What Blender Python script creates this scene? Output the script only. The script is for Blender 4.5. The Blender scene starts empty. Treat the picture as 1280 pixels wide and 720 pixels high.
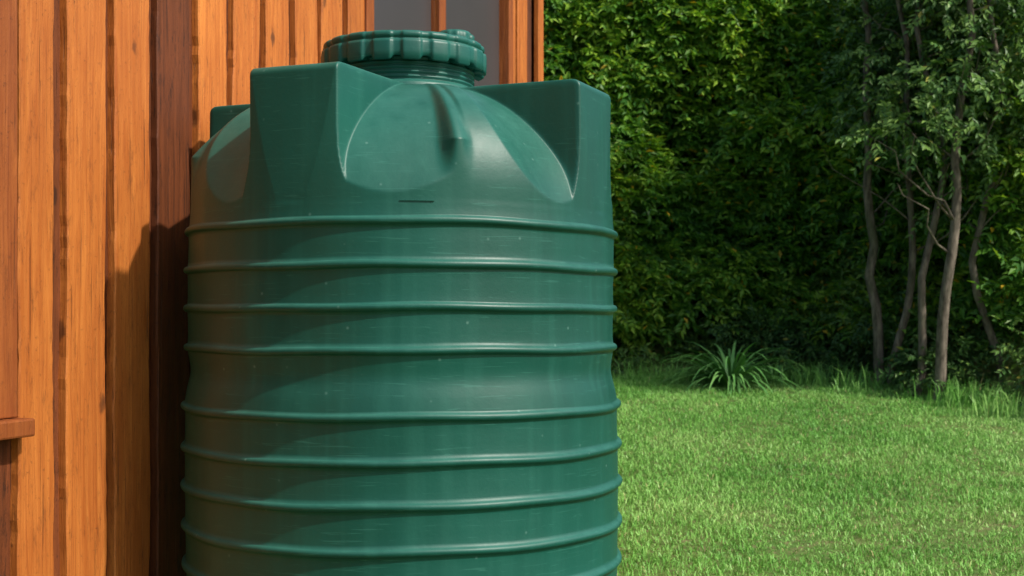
import bpy, math, numpy as np
from mathutils import Vector
rng=np.random.default_rng(7)
sc=bpy.context.scene
CAMH=1.3
# ---------------------------------------------------------------- helpers
def mesh_np(name,verts,faces=None,mat=None,smooth=False,loops=None,sizes=None,parent=None):
    me=bpy.data.meshes.new(name)
    verts=np.asarray(verts,dtype=np.float32)
    if faces is not None:
        faces=np.asarray(faces,dtype=np.int32); n,k=faces.shape
        loops=faces.ravel(); sizes=np.full(n,k,dtype=np.int32)
    me.vertices.add(len(verts)); me.vertices.foreach_set("co",verts.ravel())
    me.loops.add(len(loops)); me.loops.foreach_set("vertex_index",np.asarray(loops,dtype=np.int32))
    me.polygons.add(len(sizes))
    st=np.concatenate([[0],np.cumsum(sizes)[:-1]]).astype(np.int32)
    me.polygons.foreach_set("loop_start",st)
    try: me.polygons.foreach_set("loop_total",np.asarray(sizes,dtype=np.int32))
    except Exception: pass
    me.update(calc_edges=True); me.validate()
    me.polygons.foreach_set("use_smooth",np.full(len(me.polygons),smooth,dtype=bool))
    ob=bpy.data.objects.new(name,me); sc.collection.objects.link(ob)
    if mat: me.materials.append(mat)
    if parent: ob.parent=parent
    return ob
def empty(name,loc=(0,0,0),rotz=0):
    e=bpy.data.objects.new(name,None); sc.collection.objects.link(e)
    e.location=loc; e.rotation_euler=(0,0,rotz); e.empty_display_size=.2; return e
def hash3(i,j,k):
    h=(i.astype(np.int64)*374761393+j.astype(np.int64)*668265263+k.astype(np.int64)*2147483647+12345)&0xffffffff
    h=((h^(h>>13))*1274126177)&0xffffffff
    h=(h^(h>>16))&0xffffffff
    return h/4294967295.0
def vnoise(x,y,z=0.0):
    x=np.asarray(x,float);y=np.asarray(y,float);z=np.broadcast_to(np.asarray(z,float),x.shape)
    xi=np.floor(x);yi=np.floor(y);zi=np.floor(z)
    fx=x-xi;fy=y-yi;fz=z-zi
    fx=fx*fx*(3-2*fx);fy=fy*fy*(3-2*fy);fz=fz*fz*(3-2*fz)
    r=0
    for a in(0,1):
        for b in(0,1):
            for c in(0,1):
                w=(fx if a else 1-fx)*(fy if b else 1-fy)*(fz if c else 1-fz)
                r=r+w*hash3(xi+a,yi+b,zi+c)
    return r*2-1
def fbm(x,y,z=0.0,o=3):
    r=0;a=1;t=0
    for i in range(o):
        r=r+a*vnoise(np.asarray(x)*2**i+i*17.3,np.asarray(y)*2**i-i*9.1,np.asarray(z)*2**i+i*3.7);t+=a;a*=.5
    return r/t
def sst(a,b,x):
    t=np.clip((x-a)/(b-a),0,1);return t*t*(3-2*t)
def nrm(v): return v/np.maximum(np.linalg.norm(v,axis=-1,keepdims=True),1e-9)

class NT:
    def __init__(s,name):
        s.m=bpy.data.materials.new(name); s.m.use_nodes=True; s.t=s.m.node_tree; s.t.nodes.clear()
        s.out=s.t.nodes.new('ShaderNodeOutputMaterial')
    def n(s,typ,**kw):
        nd=s.t.nodes.new(typ)
        for k,v in kw.items():
            if k.startswith('i_'):
                nm=k[2:].replace('_',' ')
                sock=nd.inputs[int(nm)] if nm.isdigit() else nd.inputs[nm]
                if isinstance(v,bpy.types.NodeSocket): s.t.links.new(v,sock)
                else: sock.default_value=v
            else: setattr(nd,k,v)
        return nd
    def l(s,a,b): s.t.links.new(a,b)
    def ramp(s,fac,stops,interp='LINEAR'):
        r=s.n('ShaderNodeValToRGB'); cr=r.color_ramp; cr.interpolation=interp
        while len(cr.elements)<len(stops): cr.elements.new(.5)
        for e,(p,c) in zip(cr.elements,stops):
            e.position=p; e.color=(c,c,c,1) if isinstance(c,(int,float)) else (*c,1)
        s.l(fac,r.inputs[0]); return r.outputs[0]
    def mix(s,f,a,b,typ='MIX'):
        m=s.n('ShaderNodeMix',data_type='RGBA',blend_type=typ)
        for v,i in((f,0),(a,6),(b,7)):
            if isinstance(v,bpy.types.NodeSocket): s.l(v,m.inputs[i])
            elif i==0: m.inputs[0].default_value=v
            else: m.inputs[i].default_value=(*v,1) if len(v)==3 else v
        return m.outputs[2]
    def noise(s,vec,scale,detail=4,rough=.55,dist=0):
        nd=s.n('ShaderNodeTexNoise',i_Scale=scale,i_Detail=detail,i_Roughness=rough,i_Distortion=dist)
        s.l(vec,nd.inputs['Vector']); return nd.outputs[0]
    def mapping(s,vec,scale=(1,1,1),loc=(0,0,0)):
        m=s.n('ShaderNodeMapping'); s.l(vec,m.inputs[0]); m.inputs['Scale'].default_value=scale; m.inputs['Location'].default_value=loc
        return m.outputs[0]
    def math(s,op,a,b=0.0):
        m=s.n('ShaderNodeMath',operation=op)
        for v,i in((a,0),(b,1)):
            if isinstance(v,bpy.types.NodeSocket): s.l(v,m.inputs[i])
            else: m.inputs[i].default_value=v
        return m.outputs[0]
    def bump(s,h,strength=.3,dist=.01):
        b=s.n('ShaderNodeBump',i_Strength=strength,i_Distance=dist); s.l(h,b.inputs['Height']); return b.outputs[0]
    def principled(s,col,rough=.5,normal=None,spec=.5,**kw):
        p=s.n('ShaderNodeBsdfPrincipled')
        if isinstance(col,bpy.types.NodeSocket): s.l(col,p.inputs['Base Color'])
        else: p.inputs['Base Color'].default_value=(*col,1)
        if isinstance(rough,bpy.types.NodeSocket): s.l(rough,p.inputs['Roughness'])
        else: p.inputs['Roughness'].default_value=rough
        p.inputs['Specular IOR Level'].default_value=spec
        if normal: s.l(normal,p.inputs['Normal'])
        s.l(p.outputs[0],s.out.inputs[0]); return p

# ---------------------------------------------------------------- materials
def mat_tank(name='tank_green_plastic',c0=(.002,.058,.041),c1=(.003,.092,.066)):
    n=NT(name); tc=n.n('ShaderNodeTexCoord').outputs['Object']
    big=n.noise(n.mapping(tc,(1,1,.5)),2.2,3,.6)
    fine=n.noise(tc,60,2,.7)
    streak=n.noise(n.mapping(tc,(14,14,.8)),1.5,2,.6)
    col=n.mix(n.ramp(big,[(.3,0.0),(.7,1.0)]),c0,c1)
    geo=n.n('ShaderNodeNewGeometry'); sep=n.n('ShaderNodeSeparateXYZ'); n.l(geo.outputs['Normal'],sep.inputs[0])
    up=n.ramp(sep.outputs[2],[(.15,0.0),(.85,1.0)])
    dust_highlight=n.math('MULTIPLY',up,n.ramp(n.noise(tc,9,4,.7),[(.25,.25),(.75,1.0)]))
    col=n.mix(n.math('MULTIPLY',dust_highlight,.5),col,(.07,.24,.19))  # dust plus painted highlights: upward faces and rib tops get a lighter colour
    col=n.mix(n.math('MULTIPLY',n.ramp(streak,[(.52,0.0),(.8,1.0)]),.3),col,(.02,.15,.11))
    scr=n.noise(n.mapping(tc,(2,2,50)),3,2,.5,1.5)
    col=n.mix(n.math('MULTIPLY',n.ramp(scr,[(.64,0.0),(.70,1.0)]),.25),col,(.05,.22,.17))
    vor=n.n('ShaderNodeTexVoronoi',i_Scale=14.0); n.l(tc,vor.inputs['Vector'])
    col=n.mix(n.math('MULTIPLY',n.ramp(vor.outputs['Distance'],[(.0,1.0),(.08,0.0)]),.5),col,(.16,.32,.27))
    rough=n.ramp(n.math('ADD',n.math('MULTIPLY',big,.6),n.math('MULTIPLY',streak,.4)),[(.3,.38),(.7,.52)])
    h=n.math('ADD',n.math('MULTIPLY',big,1.0),n.math('MULTIPLY',fine,.035))
    n.principled(col,rough,n.bump(h,.5,.022),.42)
    return n.m
def mat_wood(name,a=(.62,.215,.042),b=(.40,.108,.018),dark=(.055,.018,.008),grime=.5,rough=.6):
    n=NT(name); tc=n.n('ShaderNodeTexCoord').outputs['Object']
    isl=n.n('ShaderNodeNewGeometry').outputs['Random Per Island']
    off=n.n('ShaderNodeCombineXYZ'); n.l(n.math('MULTIPLY',isl,37),off.inputs[0]); n.l(n.math('MULTIPLY',isl,91),off.inputs[2])
    va=n.n('ShaderNodeVectorMath',operation='ADD'); n.l(tc,va.inputs[0]); n.l(off.outputs[0],va.inputs[1]); v=va.outputs[0]
    grain=n.noise(n.mapping(v,(14,14,.6)),3.0,5,.68,1.2)
    blot=n.noise(n.mapping(v,(5,5,1.6)),2.0,4,.65)
    col=n.mix(n.ramp(grain,[(.34,0.0),(.68,1.0)]),a,b)
    col=n.mix(n.ramp(blot,[(.42,0.0),(.75,.75)]),col,b)
    tint=n.mix(isl,(.80,.75,.72),(1.08,1.06,1.06))
    col=n.mix(1.0,col,tint,'MULTIPLY')
    vor=n.n('ShaderNodeTexVoronoi',i_Scale=1.0,i_Randomness=1.0); n.l(n.mapping(v,(7,7,3.4)),vor.inputs['Vector'])
    d=n.math('ADD',vor.outputs['Distance'],n.math('MULTIPLY',n.noise(v,34,2),.14))
    knot=n.ramp(d,[(.12,1.0),(.16,.8),(.20,.0)])
    ring=n.ramp(d,[(.15,0.0),(.21,.6),(.36,.0)])
    col=n.mix(n.math('MULTIPLY',ring,.5),col,b)
    col=n.mix(n.math('MULTIPLY',knot,.75),col,dark)
    gr=n.noise(n.mapping(v,(12,12,2.6)),2.5,6,.85)
    col=n.mix(n.math('MULTIPLY',n.ramp(gr,[(.54,0.0),(.66,1.0)]),grime),col,dark)
    crack=n.noise(n.mapping(v,(60,60,1.0)),2.0,2,.5)
    ck=n.ramp(crack,[(.66,0.0),(.72,1.0)])
    col=n.mix(n.math('MULTIPLY',ck,.6),col,dark)
    sp=n.noise(v,60,3,.75)
    col=n.mix(n.math('MULTIPLY',n.ramp(sp,[(.60,0.0),(.72,1.0)]),.5),col,dark)
    h=n.math('SUBTRACT',n.math('ADD',n.math('MULTIPLY',grain,.7),n.math('MULTIPLY',sp,.15)),n.math('MULTIPLY',ck,.5))
    n.principled(col,rough,n.bump(h,.9,.006),.3)
    return n.m
def mat_leaf(name,c_dark,c_mid,c_light,odd=None,trans=.35,scale=1.2,spec=.3,bw=.45):
    n=NT(name); tc=n.n('ShaderNodeTexCoord').outputs['Object']
    isl=n.n('ShaderNodeNewGeometry').outputs['Random Per Island']
    big=n.noise(tc,scale,2,.6)
    f=n.math('ADD',n.math('MULTIPLY',isl,1-bw),n.math('MULTIPLY',n.ramp(big,[(.32,0.0),(.68,1.0)]),bw))
    stops=[(.1,c_dark),(.5,c_mid),(.9,c_light)]
    col=n.ramp(f,stops)
    if odd:
        r2=n.math('FRACT',n.math('MULTIPLY',isl,917.3))
        col=n.mix(n.ramp(r2,[(.985,0.0),(.99,1.0)]),col,odd)
    p=n.principled(col,.45,None,spec)
    if trans>0:
        tr=n.n('ShaderNodeBsdfTranslucent'); n.l(n.mix(1.0,col,(1.5,1.35,.5),'MULTIPLY'),tr.inputs[0])
        mx=n.n('ShaderNodeMixShader'); mx.inputs[0].default_value=trans
        n.l(p.outputs[0],mx.inputs[1]); n.l(tr.outputs[0],mx.inputs[2]); n.l(mx.outputs[0],n.out.inputs[0])
    return n.m
def mat_plain(name,col,rough=.6,var=.25,scale=8,spec=.4,bump=.2):
    n=NT(name); tc=n.n('ShaderNodeTexCoord').outputs['Object']
    ns=n.noise(tc,scale,3,.65)
    c=n.mix(n.ramp(ns,[(.3,0.0),(.7,1.0)]),tuple(x*(1-var) for x in col),tuple(x*(1+var) for x in col))
    n.principled(c,rough,n.bump(ns,bump,.01),spec); return n.m
def mat_ground():
    n=NT('ground_soil'); tc=n.n('ShaderNodeTexCoord').outputs['Object']
    a=n.noise(tc,.9,3,.65); b=n.noise(tc,14,3,.7); c=n.noise(tc,90,2,.7)
    col=n.mix(n.ramp(a,[(.35,0.0),(.65,1.0)]),(.08,.17,.03),(.14,.20,.05))
    col=n.mix(n.ramp(b,[(.50,0.0),(.68,1.0)]),col,(.20,.175,.08))
    col=n.mix(n.math('MULTIPLY',c,.4),col,(.05,.06,.022))
    n.principled(col,.9,None,.2); return n.m
def mat_bark():
    n=NT('bark_grey'); tc=n.n('ShaderNodeTexCoord').outputs['Object']
    g=n.noise(n.mapping(tc,(1,1,.25)),22,3,.7); b=n.noise(tc,3,2,.6)
    col=n.mix(n.ramp(g,[(.35,0.0),(.65,1.0)]),(.06,.05,.038),(.24,.20,.155))
    col=n.mix(n.ramp(b,[(.5,0.0),(.7,.6)]),col,(.07,.085,.04))
    n.principled(col,.85,None,.2); return n.m
M_tank=mat_tank(); M_lid=mat_tank('lid_green_plastic',(.003,.068,.052),(.006,.108,.084))
M_wood=mat_wood('stained_timber'); M_wood_d=mat_wood('shaded_weathered_timber',(.20,.056,.016),(.10,.028,.008),(.018,.009,.006),.85,.6)  # second timber has shade in its colour besides the weathering
M_trim=mat_wood('window_trim_timber',(.36,.11,.024),(.21,.052,.012),grime=.3)
M_back=mat_plain('backing_boards',(.09,.026,.008),.8)
M_glass=mat_plain('grey_window_pane',(.06,.055,.057),.3,.06,1.5,.35,.01)
M_roof=mat_plain('roof_metal',(.10,.10,.10),.5)
M_conc=mat_plain('concrete',(.3,.29,.27),.85)
M_bark=mat_bark(); M_ground=mat_ground()
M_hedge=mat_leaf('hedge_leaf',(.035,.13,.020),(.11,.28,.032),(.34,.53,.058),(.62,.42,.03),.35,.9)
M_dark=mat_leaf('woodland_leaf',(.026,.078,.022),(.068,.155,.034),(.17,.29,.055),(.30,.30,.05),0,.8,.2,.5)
M_core=mat_plain('hedge_core_shade',(.014,.030,.010),.95,.4,5,.1)  # near-black colour stands in for the shade inside the hedge
M_grass=mat_leaf('grass_blade',(.10,.30,.045),(.20,.47,.085),(.38,.62,.18),(.55,.48,.22),0,.7,.3,.55)
M_flax=mat_leaf('strap_leaf',(.06,.18,.04),(.11,.30,.07),(.20,.42,.11),None,0,3)

# ---------------------------------------------------------------- ground
def yb(x): return 14.0-3.4*sst(2.9,5.6,np.asarray(x,float))
def gz(x,y):
    x=np.asarray(x,float);y=np.asarray(y,float)
    b=yb(x)
    z=.66*sst(5.5,14.5,y)+1.0*sst(0,3.0,y-b)
    z=z+.035*fbm(x*.7,y*.7)*sst(4.5,7,y)
    return z
g=np.concatenate([-np.geomspace(400,12,22),np.arange(-11.8,16,.2),np.geomspace(16.2,400,22)])
gx,gy=np.meshgrid(g,g,indexing='ij'); nG=len(g)
V=np.stack([gx,gy,gz(gx,gy)],-1).reshape(-1,3)
I=np.arange(nG*nG).reshape(nG,nG)
F=np.stack([I[:-1,:-1],I[1:,:-1],I[1:,1:],I[:-1,1:]],-1).reshape(-1,4)
mesh_np('ground',V,F,M_ground,True)

# ---------------------------------------------------------------- water tank
C=np.array([-.336,4.06]); R=.65
d0=np.array([.083,-.9966]); rt=np.array([.9966,.083])
tank=empty('water_tank',(C[0],C[1],0))
ribs=[.2615,.146,.033,-.082,-.257,-.377,-.492,-.611,-.728,-.845,-.962,-1.08]
Z2=.685; ZL=.335; RN=.235
LUG=-28; FIN=12.0
def smin(a,b,k):
    h=np.clip(.5+.5*(b-a)/k,0,1); return b*(1-h)+a*h-k*h*(1-h)
def smax(a,b,k): return -smin(-a,-b,k)
def bodyR(z):
    r=R-.004*sst(.2,.34,z)+.010*sst(-.16,-.25,z)
    r=r-.006*np.exp(-((z+.15)/.035)**2)
    return r
def tank_r(th,z):
    r=bodyR(z)
    for rb in ribs:
        q=np.abs(z-rb)/.0115
        r=r+.0115*np.where(q<1,np.sqrt(np.clip(1-q*q,0,1)),0)+.0025*np.exp(-((z-rb)/.022)**2)
    thd=np.degrees(th)
    base=R-.004
    u=np.clip((z-ZL)/(Z2-ZL),0,1)
    f=lambda q:(1-np.clip(q,0,1)**1.9)**(1/1.9)
    def prof(o): return RN+(base-RN)*f(o+(1-o)*u)/f(o)
    p=np.where(z<ZL,base+.02,prof(.36))
    zc=ZL-.01
    u2=np.clip((z-zc)/(Z2-zc),0,1)
    p2=np.where(z<zc,base+.02,RN+(base-RN)*f(.5+.5*u2)/f(.5))
    bulge=RN+(base-RN)*(1-u**2.2)**(1/2.2)
    L=((thd-LUG+45)%90)-45
    G=(thd-LUG)%90
    La=np.radians(L)
    g0=FIN-LUG
    sA=g0-14.5; sB=70.0
    pb=p2/np.cos(np.radians(np.clip((G-sB)*1.5,-60,60)))
    A=smin(p/np.cos(np.radians(np.clip(G-sA,-40,40))),base,.002); B=smin(smin(bulge,pb,.003),base,.002)
    w=sst(g0+.5,g0+4.5,G)
    scoop=A*(1-w)+B*w
    fa=np.abs(G-g0-1.0)
    fin=np.minimum(base,p/np.cos(np.radians(16))+.060*(1-u)**.35)
    wf=np.exp(-(fa/(2.0+1.2*(1-u)))**2.6)
    scoop=scoop*(1-wf)+np.maximum(scoop,fin)*wf
    hw=.137+.035*np.exp(-((z-.30)/.10)**2)
    lugR=base-.010*u
    e=np.clip((z-(Z2-.022))/.022,0,1)
    rnd=.022*(1-np.sqrt(1-e*e))
    lug=smin(lugR/np.cos(La*.9)*.998,hw/np.maximum(np.abs(np.sin(La)),1e-3),.02)
    lug=np.minimum(lug,base+.0)-rnd
    wl=sst(8.5,12.0,np.abs(L))
    scoop=scoop*(wl+(1-wl)*.85)
    top=smax(scoop,lug,.010)
    top=np.minimum(top,base)
    k=sst(ZL-.03,ZL-.012,z)
    return r*(1-k)+top*k
zs=set()
for rb in ribs:
    for q in np.linspace(-1,1,11): zs.add(round(rb+q*.0116,5))
for q in (-.05,-.04,-.03,-.022,.022,.03,.04,.05):
    for rb in ribs: zs.add(round(rb+q,5))
for z in np.arange(-.3,.3,.012): zs.add(round(float(z),5))
for z in np.linspace(.29,Z2-.024,120): zs.add(round(float(z),5))
for a in np.linspace(0,1,8): zs.add(round(Z2-.022+.022*math.sin(a*math.pi/2),5))
zs.add(-1.22)
zs=np.array(sorted(zs)); zs=zs[zs>=-1.22]
NT_=1260
th=np.linspace(-math.pi,math.pi,NT_,endpoint=False)
TH,ZZ=np.meshgrid(th,zs)
RR=tank_r(TH,ZZ)
RR=RR+.0025*np.sin(TH*3+ZZ*4)*sst(.3,.1,ZZ)+.0015*np.sin(TH*7-ZZ*9)
def P(r,t,z):
    return np.stack([r*(np.cos(t)*d0[0]+np.sin(t)*rt[0]),r*(np.cos(t)*d0[1]+np.sin(t)*rt[1]),z+CAMH],-1)
rows=[P(RR,TH,ZZ+.002*np.sin(TH*4+1)+.0012*np.sin(TH*9+ZZ*20))]
rl=RR[-1]
for k in (.12,.3,.6,.9,1.0):
    rows.append(P((rl*(1-k)+.205*k)[None],th[None],np.full((1,NT_),Z2+.0015*k)))
bot=P((RR[0]*0+.01)[None],th[None],np.full((1,NT_),-1.22))
rows=[bot]+rows
G=np.concatenate(rows,0); nr=G.shape[0]
I=np.arange(nr*NT_).reshape(nr,NT_); J=np.roll(I,-1,1)
F=np.stack([I[:-1],J[:-1],J[1:],I[1:]],-1).reshape(-1,4)
mesh_np('tank_body',G.reshape(-1,3),F,M_tank,True,parent=tank)
def lathe(name,prof,mat,n=360,mod=None,parent=tank,cx=0,cy=0,smooth=True):
    t=np.linspace(-math.pi,math.pi,n,endpoint=False); rows=[]
    for i,(r,z) in enumerate(prof):
        rr=np.full(n,r,float); zz=np.full(n,z,float)
        if mod: rr,zz=mod(i,t,rr,zz)
        rows.append(P(rr,t,zz)+np.array([cx,cy,0]))
    G=np.stack(rows); I=np.arange(G.shape[0]*n).reshape(-1,n); J=np.roll(I,-1,1)
    F=np.stack([I[:-1],J[:-1],J[1:],I[1:]],-1).reshape(-1,4)
    return mesh_np(name,G.reshape(-1,3),F,mat,smooth,parent=parent)
nk=[(.236,Z2-.004),(.236,.700),(.228,.708),(.216,.712)]
for i in range(5):
    z=.716+i*.014; nk+=[(.213,z),(.219,z+.003),(.219,z+.007),(.213,z+.010)]
nk+=[(.212,.80),(.01,.80)]
lathe('neck',nk,M_lid)
NL=18
def sq(t,k=3.2): return np.tanh(k*(np.sin(NL*t)+.5))*.5+.5
lid=[(.20,.784),(.232,.782),(.243,.776),(.2475,.779),(.249,.788),(.249,.814),(.2475,.822),(.241,.827),(.240,.829),(.243,.832),(.245,.838),(.243,.845),(.236,.850),(.215,.853),(.10,.864),(.001,.866)]
def lmod(i,t,r,z):
    s=sq(t)
    if 1<=i<=7:
        r=r+.008*s*(1 if 2<=i<=6 else .5)
    if 0<=i<=3: z=z-.014*s
    if 8<=i<=12: r=r+.006*s
    return r,z
lathe('lid',lid,M_lid,1320,lmod)
vx=rt*.155+d0*.02
lathe('vent_cap',[(.012,.85),(.05,.852),(.054,.862),(.054,.884),(.048,.893),(.03,.897),(.001,.899)],M_lid,48,lambda i,t,r,z:(r+(.003*np.tanh(4*np.sin(12*t)) if 2<=i<=3 else 0),z),cx=vx[0],cy=vx[1])
vx2=rt*.20+d0*.03
lathe('vent_tab',[(.001,.855),(.016,.855),(.018,.878),(.012,.884),(.001,.885)],M_lid,24,cx=vx2[0],cy=vx2[1])
def boxv(x0,x1,y0,y1,z0,z1):
    return [(x0,y0,z0),(x1,y0,z0),(x1,y1,z0),(x0,y1,z0),(x0,y0,z1),(x1,y0,z1),(x1,y1,z1),(x0,y1,z1)]
BF=[(0,3,2,1),(4,5,6,7),(0,1,5,4),(1,2,6,5),(2,3,7,6),(3,0,4,7)]
def arcbar(name,a0,a1,z0,z1,r0,r1):
    n=16; a=np.radians(np.linspace(a0,a1,n)); rows=[]
    for (r,z) in((r0,z0),(r1,z0+.001),(r1,z1-.001),(r0,z1)): rows.append(P(np.full(n,r),a,np.full(n,z)))
    G=np.stack(rows); I=np.arange(4*n).reshape(4,n)
    F=np.stack([I[:-1,:-1],I[:-1,1:],I[1:,1:],I[1:,:-1]],-1).reshape(-1,4)
    mesh_np(name,G.reshape(-1,3),F,M_tank,False,parent=tank)
arcbar('moulding_mark',-1,7,.312,.316,.64,.6490)
lathe('base_slab',[(.001,-1.2215),(.8,-1.2215),(.8,-1.36),(.001,-1.36)][::-1],M_conc,64,smooth=False)

# ---------------------------------------------------------------- house
phi=math.atan2(.95,.312); house=empty('timber_house',(-1.28,3.6,0),phi)
def boxes(name,lst,mat,bevel=0,parent=house):
    V=[];F=[]
    for b in lst:
        o=len(V); V+=boxv(*b); F+=[tuple(o+i for i in f) for f in BF]
    ob=mesh_np(name,V,F,mat,False,parent=parent)
    if bevel:
        m=ob.modifiers.new('b','BEVEL'); m.width=bevel; m.segments=2
    return ob
HT=3.75; T0=-6.0; T1=4.6
winR=(2.03,3.97,1.35,3.3); winL=(-1.25,-.20,1.045,2.75)
def segs(x0,x1):
    for w in(winR,winL):
        if x1>w[0]+.02 and x0<w[1]+.005: return [(-.05,w[2]),(w[3],HT)]
    return [(-.05,HT)]
def wavy_board(V,F,x0,x1,y0,y1,z0,z1,amp,seed):
    n=max(2,int((z1-z0)/.03)); o=len(V)
    zz=np.linspace(z0,z1,n)
    e0=amp*fbm(zz*3+seed*5.1,zz*0+seed)+.0022*vnoise(zz*30,zz*0+seed); e1=amp*fbm(zz*3+seed*7.7,zz*0+seed+50)+.0022*vnoise(zz*30,zz*0+seed+9)
    bw=.004
    for i in range(n):
        a=x0+e0[i]; b=x1+e1[i]; z=zz[i]
        V+=[(a,y1,z),(a,y0+bw,z),(a+bw,y0,z),(b-bw,y0,z),(b,y0+bw,z),(b,y1,z)]
    for i in range(n-1):
        for k in range(6):
            p=o+i*6+k; q=o+i*6+(k+1)%6
            F.append((p,q,q+6,p+6))
    F.append(tuple(o+k for k in (0,1,2,5))[:4]); F.append(tuple(o+(n-1)*6+k for k in (2,3,4,5)))
def build_boards(name,spec,mat):
    V=[];F=[]
    for s in spec: wavy_board(V,F,*s)
    return mesh_np(name,V,F,mat,False,parent=house)
lines=[-5.9]
while lines[-1]<T1-.2: lines.append(lines[-1]+.227)
off=0-lines[min(range(len(lines)),key=lambda i:abs(lines[i]))]
lines=[l+off for l in lines]
front=[];dark=[];u=[]
r2=np.random.default_rng(3)
for i,l in enumerate(lines):
    a=l+.034+r2.uniform(-.008,.008); b=l+.227-.016+r2.uniform(-.008,.006)
    if b>T1-.09: continue
    if abs(l+.227)<.05: a=-.160
    for (z0,z1) in ([(-.05,HT)] if abs(l+.227)<.05 else segs(a,b)):
        sp=(a,b,-.030-r2.uniform(0,.005),-.001,z0,z1,.008,i+1.0)
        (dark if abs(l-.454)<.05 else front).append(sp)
front.append((4.0,4.075,-.031,-.001,-.05,HT,.003,77.0))
build_boards('front_boards',front,M_wood)
build_boards('shadowed_weathered_board',dark,M_wood_d)  # tank's shadow painted in as darker timber, with some mould
def wallpieces(y0,y1,x0,x1):
    out=[];xs=x0
    for w in(winL,winR):
        out.append((xs,w[0],y0,y1,-.05,HT)); out.append((w[0],w[1],y0,y1,-.05,w[2])); out.append((w[0],w[1],y0,y1,w[3],HT)); xs=w[1]
    out.append((xs,x1,y0,y1,-.05,HT)); return out
for l in lines:
    x0=l-.05;x1=l+.08
    if x1>T1: continue
    for (z0,z1) in segs(x0,x1): u.append((x0,x1,-.006,.012,z0,z1))
boxes('under_boards',u,M_wood_d)  # darker timber paints the shade in the grooves between boards
boxes('wall_core',wallpieces(.014,.12,T0,T1-.01),M_back)
boxes('corner_board',[(T1-.085,T1+.02,-.034,-.003,-.05,HT),(T1-.008,T1+.02,-.002,.12,-.05,HT)],M_wood,.003)
boxes('end_wall',[(T1-.12,T1-.011,.122,5.0,-.05,HT),(T0,T0+.1,.122,5.0,-.05,HT),(T0,T1-.01,5.002,5.1,-.05,HT)],M_back)
eb=[]
for k in range(23): eb.append((T1-.010,T1+.014,.13+k*.21,.13+k*.21+.17,-.05,HT))
boxes('end_wall_boards',eb,M_wood,.002)
def window(nm,w,mull=[]):
    x0,x1,z0,z1=w; t=.055
    lst=[(x0-.02,x0+t,-.045,.03,z0,z1),(x1-t,x1+.02,-.045,.03,z0,z1),(x0-.02,x1+.02,-.047,.03,z1,z1+.09)]
    for m in mull: lst.append((m-.045,m+.045,-.030,.035,z0,z1))
    boxes(nm+'_frame',lst,M_trim,.004)
    boxes(nm+'_sill',[(x0-.05,x1+.04,-.085,.03,z0-.05,z0-.002)],M_trim,.006)
    boxes(nm+'_pane',[(x0+t-.01,x1-t+.01,.015,.02,z0,z1)],M_glass)
window('window',winR,[2.93]); window('side_window',winL)
RV=[(T0-.3,-.30,HT+.02),(T1+.3,-.30,HT+.02),(T1+.3,2.5,HT+1.3),(T0-.3,2.5,HT+1.3),(T1+.3,5.4,HT+.02),(T0-.3,5.4,HT+.02)]
RV2=[(x,y,z+.08) for x,y,z in RV]
F=[(0,1,2,3),(3,2,4,5)]; F2=[tuple(6+i for i in f[::-1]) for f in F]
E=[(0,6,7,1),(1,7,8,2),(2,8,10,4),(4,10,11,5),(5,11,9,3),(3,9,6,0)]
mesh_np('roof',RV+RV2,F+F2+E,M_roof,False,parent=house)

# ---------------------------------------------------------------- leaves
def leaves(name,pos,dr,nr_,ln,wd,mat,parent=None):
    dr=nrm(dr); side=nrm(np.cross(dr,nr_)); up=np.cross(side,dr)
    ln=ln[:,None]; wd=wd[:,None]
    a=pos; t=pos+dr*ln-up*ln*.12
    l=pos+dr*ln*.45+side*wd*.5+up*wd*.15
    r=pos+dr*ln*.45-side*wd*.5+up*wd*.15
    V=np.stack([a,l,t,r],1).reshape(-1,3)
    n=len(pos); I=np.arange(n)[:,None]*4
    F=np.concatenate([np.stack([I+0,I+1,I+2],-1).reshape(-1,3),np.stack([I+0,I+2,I+3],-1).reshape(-1,3)])
    return mesh_np(name,V,F,mat,False,parent=parent)
def sprays(pos,axis,nl,L,leafL,leafW,rg):
    n=len(pos); axis=nrm(axis)
    k=np.arange(nl); f=(k//2+.5)/(nl/2)
    sgn=np.where(k%2==0,1,-1)
    upv=np.array([.2,-.55,1.0])+rg.normal(0,.28,(n,3))
    side=nrm(np.cross(axis,upv)); nn=np.cross(side,axis)
    Pp=pos[:,None]+axis[:,None]*(L[:,None,None]*f[None,:,None]) - np.array([0,0,1])*((f**2)[None,:,None]*L[:,None,None]*.30)
    D=axis[:,None]*.75+side[:,None]*sgn[None,:,None]*.8 - np.array([0,0,.35])
    D=D+rg.normal(0,.22,D.shape)
    N=nn[:,None]+rg.normal(0,.3,D.shape)
    ll=leafL*rg.uniform(.7,1.25,(n,nl)); ww=leafW*rg.uniform(.75,1.2,(n,nl))
    return Pp.reshape(-1,3),D.reshape(-1,3),N.reshape(-1,3),ll.ravel(),ww.ravel()
def hedge_front(x,z):
    lob=.75*fbm(x*.55+3,z*.55)+.55*fbm(x*1.5,z*1.7+8)
    lower=.5*sst(1.6,.7,z-0*x)
    return yb(x)+.75-lob*.9+.26*(z-1.5)+.7*lower
rg=np.random.default_rng(11)
hedge=empty('hedge')
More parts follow.
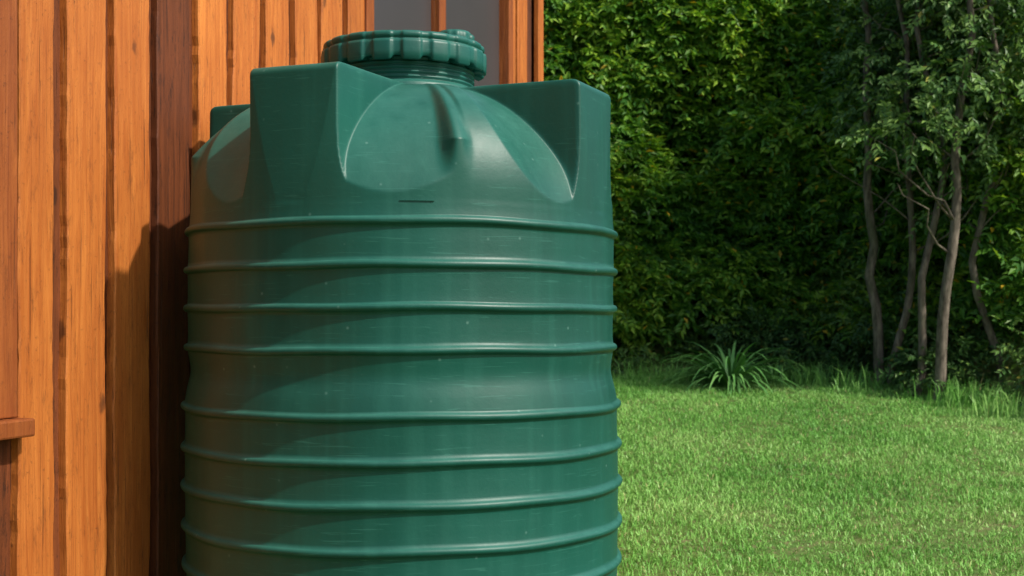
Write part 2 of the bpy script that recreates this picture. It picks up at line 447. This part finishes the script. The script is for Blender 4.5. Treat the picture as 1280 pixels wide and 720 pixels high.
def hedge_layer(N,x0,x1,z1,back,rg,thr=-.35):
    x=rg.uniform(x0,x1,N); z=rg.uniform(0,1,N)
    yf0=hedge_front(x,z*0+2); zb=gz(x,yf0)+.10+.35*np.clip(vnoise(x*1.3,x*0),0,1)+.25*np.exp(-((x-2.6)/.8)**2)
    zz=zb+z*(z1-zb)
    y=hedge_front(x,zz)+back+rg.uniform(-.18,.25,N)
    keep=fbm(x*2.2+5,zz*2.6,y*1.0)>thr
    p=np.stack([x,y,zz],-1)[keep]; n=len(p)
    ax=np.stack([rg.normal(0,.75,n),-np.abs(rg.normal(.75,.35,n)),rg.normal(.15,.5,n)],-1)
    return p,ax
p,ax=hedge_layer(10500,-1.2,4.9,5.2,0,rg,-.28)
Lr=rg.uniform(.2,.5,len(p)); leaves('hedge_foliage',*sprays(p,ax,14,Lr,.105,.045,rg),M_hedge,hedge)
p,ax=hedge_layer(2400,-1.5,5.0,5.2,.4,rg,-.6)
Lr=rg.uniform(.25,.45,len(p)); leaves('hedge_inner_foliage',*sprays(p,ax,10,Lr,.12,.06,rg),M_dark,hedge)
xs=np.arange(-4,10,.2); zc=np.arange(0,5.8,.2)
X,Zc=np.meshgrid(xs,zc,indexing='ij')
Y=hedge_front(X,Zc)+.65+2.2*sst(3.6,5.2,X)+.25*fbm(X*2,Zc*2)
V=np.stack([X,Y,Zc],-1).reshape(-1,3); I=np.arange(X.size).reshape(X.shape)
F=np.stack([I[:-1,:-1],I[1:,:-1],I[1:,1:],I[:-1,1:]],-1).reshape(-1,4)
mesh_np('hedge_interior',V,F,M_core,True,parent=hedge)  # dark sheet behind the leaves, so gaps show painted shade
def clumps(centers,rad,nspr,rg,leafL=.07,leafW=.032,nl=10,L=.28,flat=.7):
    P_=[];A_=[]
    for c,r in zip(centers,rad):
        m=int(nspr*r*r*4)+4
        d=nrm(rg.normal(0,1,(m,3))); rr=r*rg.uniform(.45,1.0,m)**.6
        P_.append(np.array(c)+d*rr[:,None]*np.array([1,1,flat])); A_.append(d+rg.normal(0,.4,(m,3))+np.array([0,0,-.1]))
    p=np.concatenate(P_);a=np.concatenate(A_)
    return sprays(p,a,nl,rg.uniform(.6,1.2,len(p))*L,leafL,leafW,rg)
rg=np.random.default_rng(21)
N=7000
x=rg.uniform(3.6,7.6,N); z=rg.uniform(.6,5.5,N)
y=hedge_front(x,z)+1.3*sst(3.6,5.0,x)+rg.uniform(-.5,.5,N)+.6*fbm(x,z)
p=np.stack([x,y,z],-1); p=p[fbm(x*1.3,z*1.3,y*0+4)>-.3]
ax=np.stack([rg.normal(0,.8,len(p)),-np.abs(rg.normal(.6,.4,len(p))),rg.normal(0,.6,len(p))],-1)
leaves('woodland_background',*sprays(p,ax,10,rg.uniform(.2,.45,len(p)),.09,.044,rg),M_dark)
cs=[];rs=[]
for k in range(80):
    xx=rg.uniform(2.7,7.6); yy=yb(xx)+rg.uniform(-.1,1.6); r=rg.uniform(.20,.5)
    cs.append((xx,yy,float(gz(xx,yy))+r*.30+rg.uniform(0,.5)*max(0,yy-yb(xx)))); rs.append(r)
for k in range(26):
    xx=rg.uniform(.2,3.0); yy=yb(xx)+rg.uniform(.15,.7); r=rg.uniform(.12,.28)
    if abs(xx-2.18)<.5: yy+=.4
    cs.append((xx,yy,float(gz(xx,yy))+r*.3)); rs.append(r)
leaves('undergrowth_shrubs',*clumps(cs,rs,110,rg,.07,.03,10,.24),M_dark)
def tube(V,F,pts,rad,k=8):
    o=len(V); pts=np.array(pts)
    for i,(p_,r) in enumerate(zip(pts,rad)):
        t=pts[min(i+1,len(pts)-1)]-pts[max(i-1,0)]; t=t/np.linalg.norm(t)
        a=np.cross(t,[.3,1,.1]); a/=np.linalg.norm(a); b=np.cross(t,a)
        for j in range(k):
            q=2*math.pi*j/k; V.append(tuple(p_+r*(math.cos(q)*a+math.sin(q)*b)))
    for i in range(len(pts)-1):
        for j in range(k): F.append((o+i*k+j,o+i*k+(j+1)%k,o+(i+1)*k+(j+1)%k,o+(i+1)*k+j))
def tree(x,y,h,lean,r0,seed,dens=1.0,low=.3,cut=.38):
    rg=np.random.default_rng(seed); e=empty('slender_tree',(0,0,0)); V=[];F=[];cs=[];rs=[]
    z0=float(gz(x,y))-.1; n=18; pts=[]
    for i in range(n):
        f=i/(n-1)
        pts.append(np.array([x+lean[0]*f*h+.20*float(vnoise(f*4.2+seed,seed*1.3,0))+.05*float(vnoise(f*13+seed,seed*1.9,0)),y+lean[1]*f*h+.2*float(vnoise(f*3+seed*2,7.7,1)),z0+h*f]))
    tube(V,F,pts,[r0*(1-.6*i/(n-1)) for i in range(n)],10)
    for b in range(13):
        f=low+(1-low)*rg.uniform(0,1); i=min(int(f*(n-1)),n-2); st=pts[i]
        a=rg.uniform(0,2*math.pi); L=h*(.06+.12*(1-f)+.05*rg.uniform()); pp=[st]
        for s in range(1,6):
            q=s/5; pp.append(st+np.array([math.cos(a)*L*q,math.sin(a)*L*q*.8,L*(.75*q+.1*q*q)])+rg.normal(0,.045,3))
        rb=r0*(1-.8*f)*.30; tube(V,F,pp,[rb*(1-.8*s/5) for s in range(6)],6)
        for s in(2,4,5):
            if f+s*.03>cut: cs.append(pp[s]+rg.normal(0,.12,3)+np.array([0,.15,0])); rs.append(rg.uniform(.15,.30))
    cs.append(pts[-1]); rs.append(.45)
    mesh_np('trunk',V,F,M_bark,True,parent=e)
    leaves('crown',*clumps(cs,rs,50*dens,rg,.078,.036,10,.24),M_dark,e)
tree(3.66,13.0,5.2,(.0,.02),.055,1,.5,.3,.62); tree(3.84,12.8,5.0,(-.02,.0),.042,2,.5,.3,.6)
tree(4.05,12.1,5.0,(.02,.0),.055,3,.8,.3,.5); tree(3.98,12.6,5.2,(.045,.02),.042,8,.6,.3,.55)
tree(4.6,12.4,5.2,(-.02,.03),.04,4); tree(5.2,12.0,5.0,(.02,.0),.04,5)

# ---------------------------------------------------------------- grass
def blades(name,x,y,h,w,lean,mat,parent=None,rg=rng,base=None):
    n=len(x); z=gz(x,y)-.01 if base is None else base
    a=rg.uniform(0,2*math.pi,n); b=rg.uniform(0,2*math.pi,n)
    sx=np.cos(a)*w*.5; sy=np.sin(a)*w*.5; lx=np.cos(b)*lean*h; ly=np.sin(b)*lean*h
    o=np.stack([x,y,z],-1); s=np.stack([sx,sy,0*sx],-1); 
    m=o+np.stack([lx*.35,ly*.35,h*.6],-1); t=o+np.stack([lx,ly,h*(1-.35*lean)],-1)
    V=np.stack([o-s,o+s,m+s*.8,m-s*.8,t],1).reshape(-1,3)
    I=np.arange(n)[:,None]*5
    q=(I+np.array([0,1,2,3])); tr=(I+np.array([3,2,4]))
    loops=np.concatenate([q.ravel(),tr.ravel()]); sizes=np.concatenate([np.full(n,4),np.full(n,3)])
    return mesh_np(name,V,None,mat,False,loops,sizes,parent)
def inside_house(x,y,m=.04):
    dx=x+1.28;dy=y-3.6; t=dx*.312+dy*.95; nn=dx*.95-dy*.312
    return (nn<m)&(t<4.65)
N=430000
rg=np.random.default_rng(5)
x=rg.uniform(-2.4,6.6,N); y=rg.uniform(.5,14.6,N)
inview=(x<.42*y+.5)&(y>5.6)&(x>-.1)
keep=~inside_house(x,y)&(y<yb(x)+.5)&(inview|(rg.uniform(0,1,N)<.2))
keep&=((x-C[0])**2+(y-C[1])**2>.8**2)
pn=fbm(x*1.1,y*1.1); tuft=fbm(x*4.0+9,y*4.0,o=2); bare=fbm(x*1.2+20,y*1.8+4)
keep&=rg.uniform(0,1,N)<np.clip(1.2-1.7*np.clip(bare-.06,0,1)*sst(10.5,6.0,y)+.4*tuft,.2,1)
x=x[keep];y=y[keep];pn=pn[keep];tuft=tuft[keep]
edge=sst(1.2,.0,yb(x)-y)
h=(.034+.020*pn+.024*tuft+rg.uniform(0,.034,len(x)))*(1+1.3*edge*rg.uniform(0,1,len(x)))
h=np.clip(h,.012,1)
blades('lawn_grass',x,y,h,.004+.003*rg.uniform(0,1,len(x)),rg.uniform(.2,1.3,len(x)),M_grass,rg=rg)
X=[];Y=[]
for cx,cy,sp,m in((3.05,13.4,.25,350),(3.5,12.9,.2,150),(4.15,11.9,.18,380),(4.3,11.4,.15,200),(1.4,13.9,.4,120),(5.2,10.8,.4,300)):
    X.append(rg.normal(cx,sp,m));Y.append(rg.normal(cy,sp*.5,m))
X=np.concatenate(X);Y=np.concatenate(Y)
blades('tall_grass',X,Y,rg.uniform(.08,.34,len(X)),np.full(len(X),.008),rg.uniform(.1,.9,len(X)),M_grass,rg=rg)
def strap(cx,cy,n,Lm,seed):
    rg=np.random.default_rng(seed); V=[];F=[]; z0=float(gz(cx,cy))-.02
    for i in range(n):
        a=rg.uniform(0,2*math.pi); L=Lm*rg.uniform(.6,1.1); el=rg.uniform(.5,1.45); w=rg.uniform(.024,.038)
        x,y,z=cx+.06*math.cos(a),cy+.06*math.sin(a),z0; e=el; droop=rg.uniform(1.3,2.4); o=len(V); K=9
        for k in range(K):
            f=k/(K-1); ww=w*(1-f**2.2)*.5+.001
            sx,sy=-math.sin(a)*ww,math.cos(a)*ww
            V+=[(x-sx,y-sy,z+ww*.4),(x,y,z),(x+sx,y+sy,z+ww*.4)]
            x+=math.cos(a)*math.cos(e)*L/(K-1); y+=math.sin(a)*math.cos(e)*L/(K-1); z+=math.sin(e)*L/(K-1); e-=droop/(K-1)
        for k in range(K-1):
            for j in(0,1): F.append((o+k*3+j,o+k*3+j+1,o+k*3+j+4,o+k*3+j+3))
    return mesh_np('flax_plant',V,F,M_flax,True)
strap(2.18,13.0,150,.85,1); strap(2.75,13.6,60,.5,2)

# ---------------------------------------------------------------- light
a_,b_=-.22,1.0
sd=Vector((.95+.312*a_,-.312+.95*a_,b_)).normalized()
el=math.asin(sd.z); az=math.atan2(sd.x,sd.y)
L=bpy.data.lights.new('sun','SUN'); L.energy=4.3; L.angle=math.radians(1.6); L.color=(1,.94,.85)
so=bpy.data.objects.new('sun',L); sc.collection.objects.link(so); so.rotation_euler=sd.to_track_quat('Z','Y').to_euler(); so.location=(5,0,8)
w=bpy.data.worlds.new('World'); sc.world=w; w.use_nodes=True; nt=w.node_tree
bg=nt.nodes['Background']; sky=nt.nodes.new('ShaderNodeTexSky'); sky.sky_type='NISHITA'; sky.sun_disc=False
sky.sun_elevation=el; sky.sun_rotation=az; sky.dust_density=3.0
nt.links.new(sky.outputs[0],bg.inputs[0]); bg.inputs[1].default_value=.15
# ---------------------------------------------------------------- camera
cam=bpy.data.cameras.new('camera'); co=bpy.data.objects.new('camera',cam); sc.collection.objects.link(co)
co.location=(0,0,CAMH); co.rotation_euler=(math.radians(90),0,0)
cam.lens=1630/1280*36; cam.sensor_width=36; cam.shift_y=40/1280; cam.clip_end=1000; cam.clip_start=.05
cam.dof.use_dof=True; cam.dof.focus_distance=3.55; cam.dof.aperture_fstop=7.1
sc.camera=co
sc.view_settings.view_transform='Standard'; sc.view_settings.look='None'; sc.view_settings.exposure=0
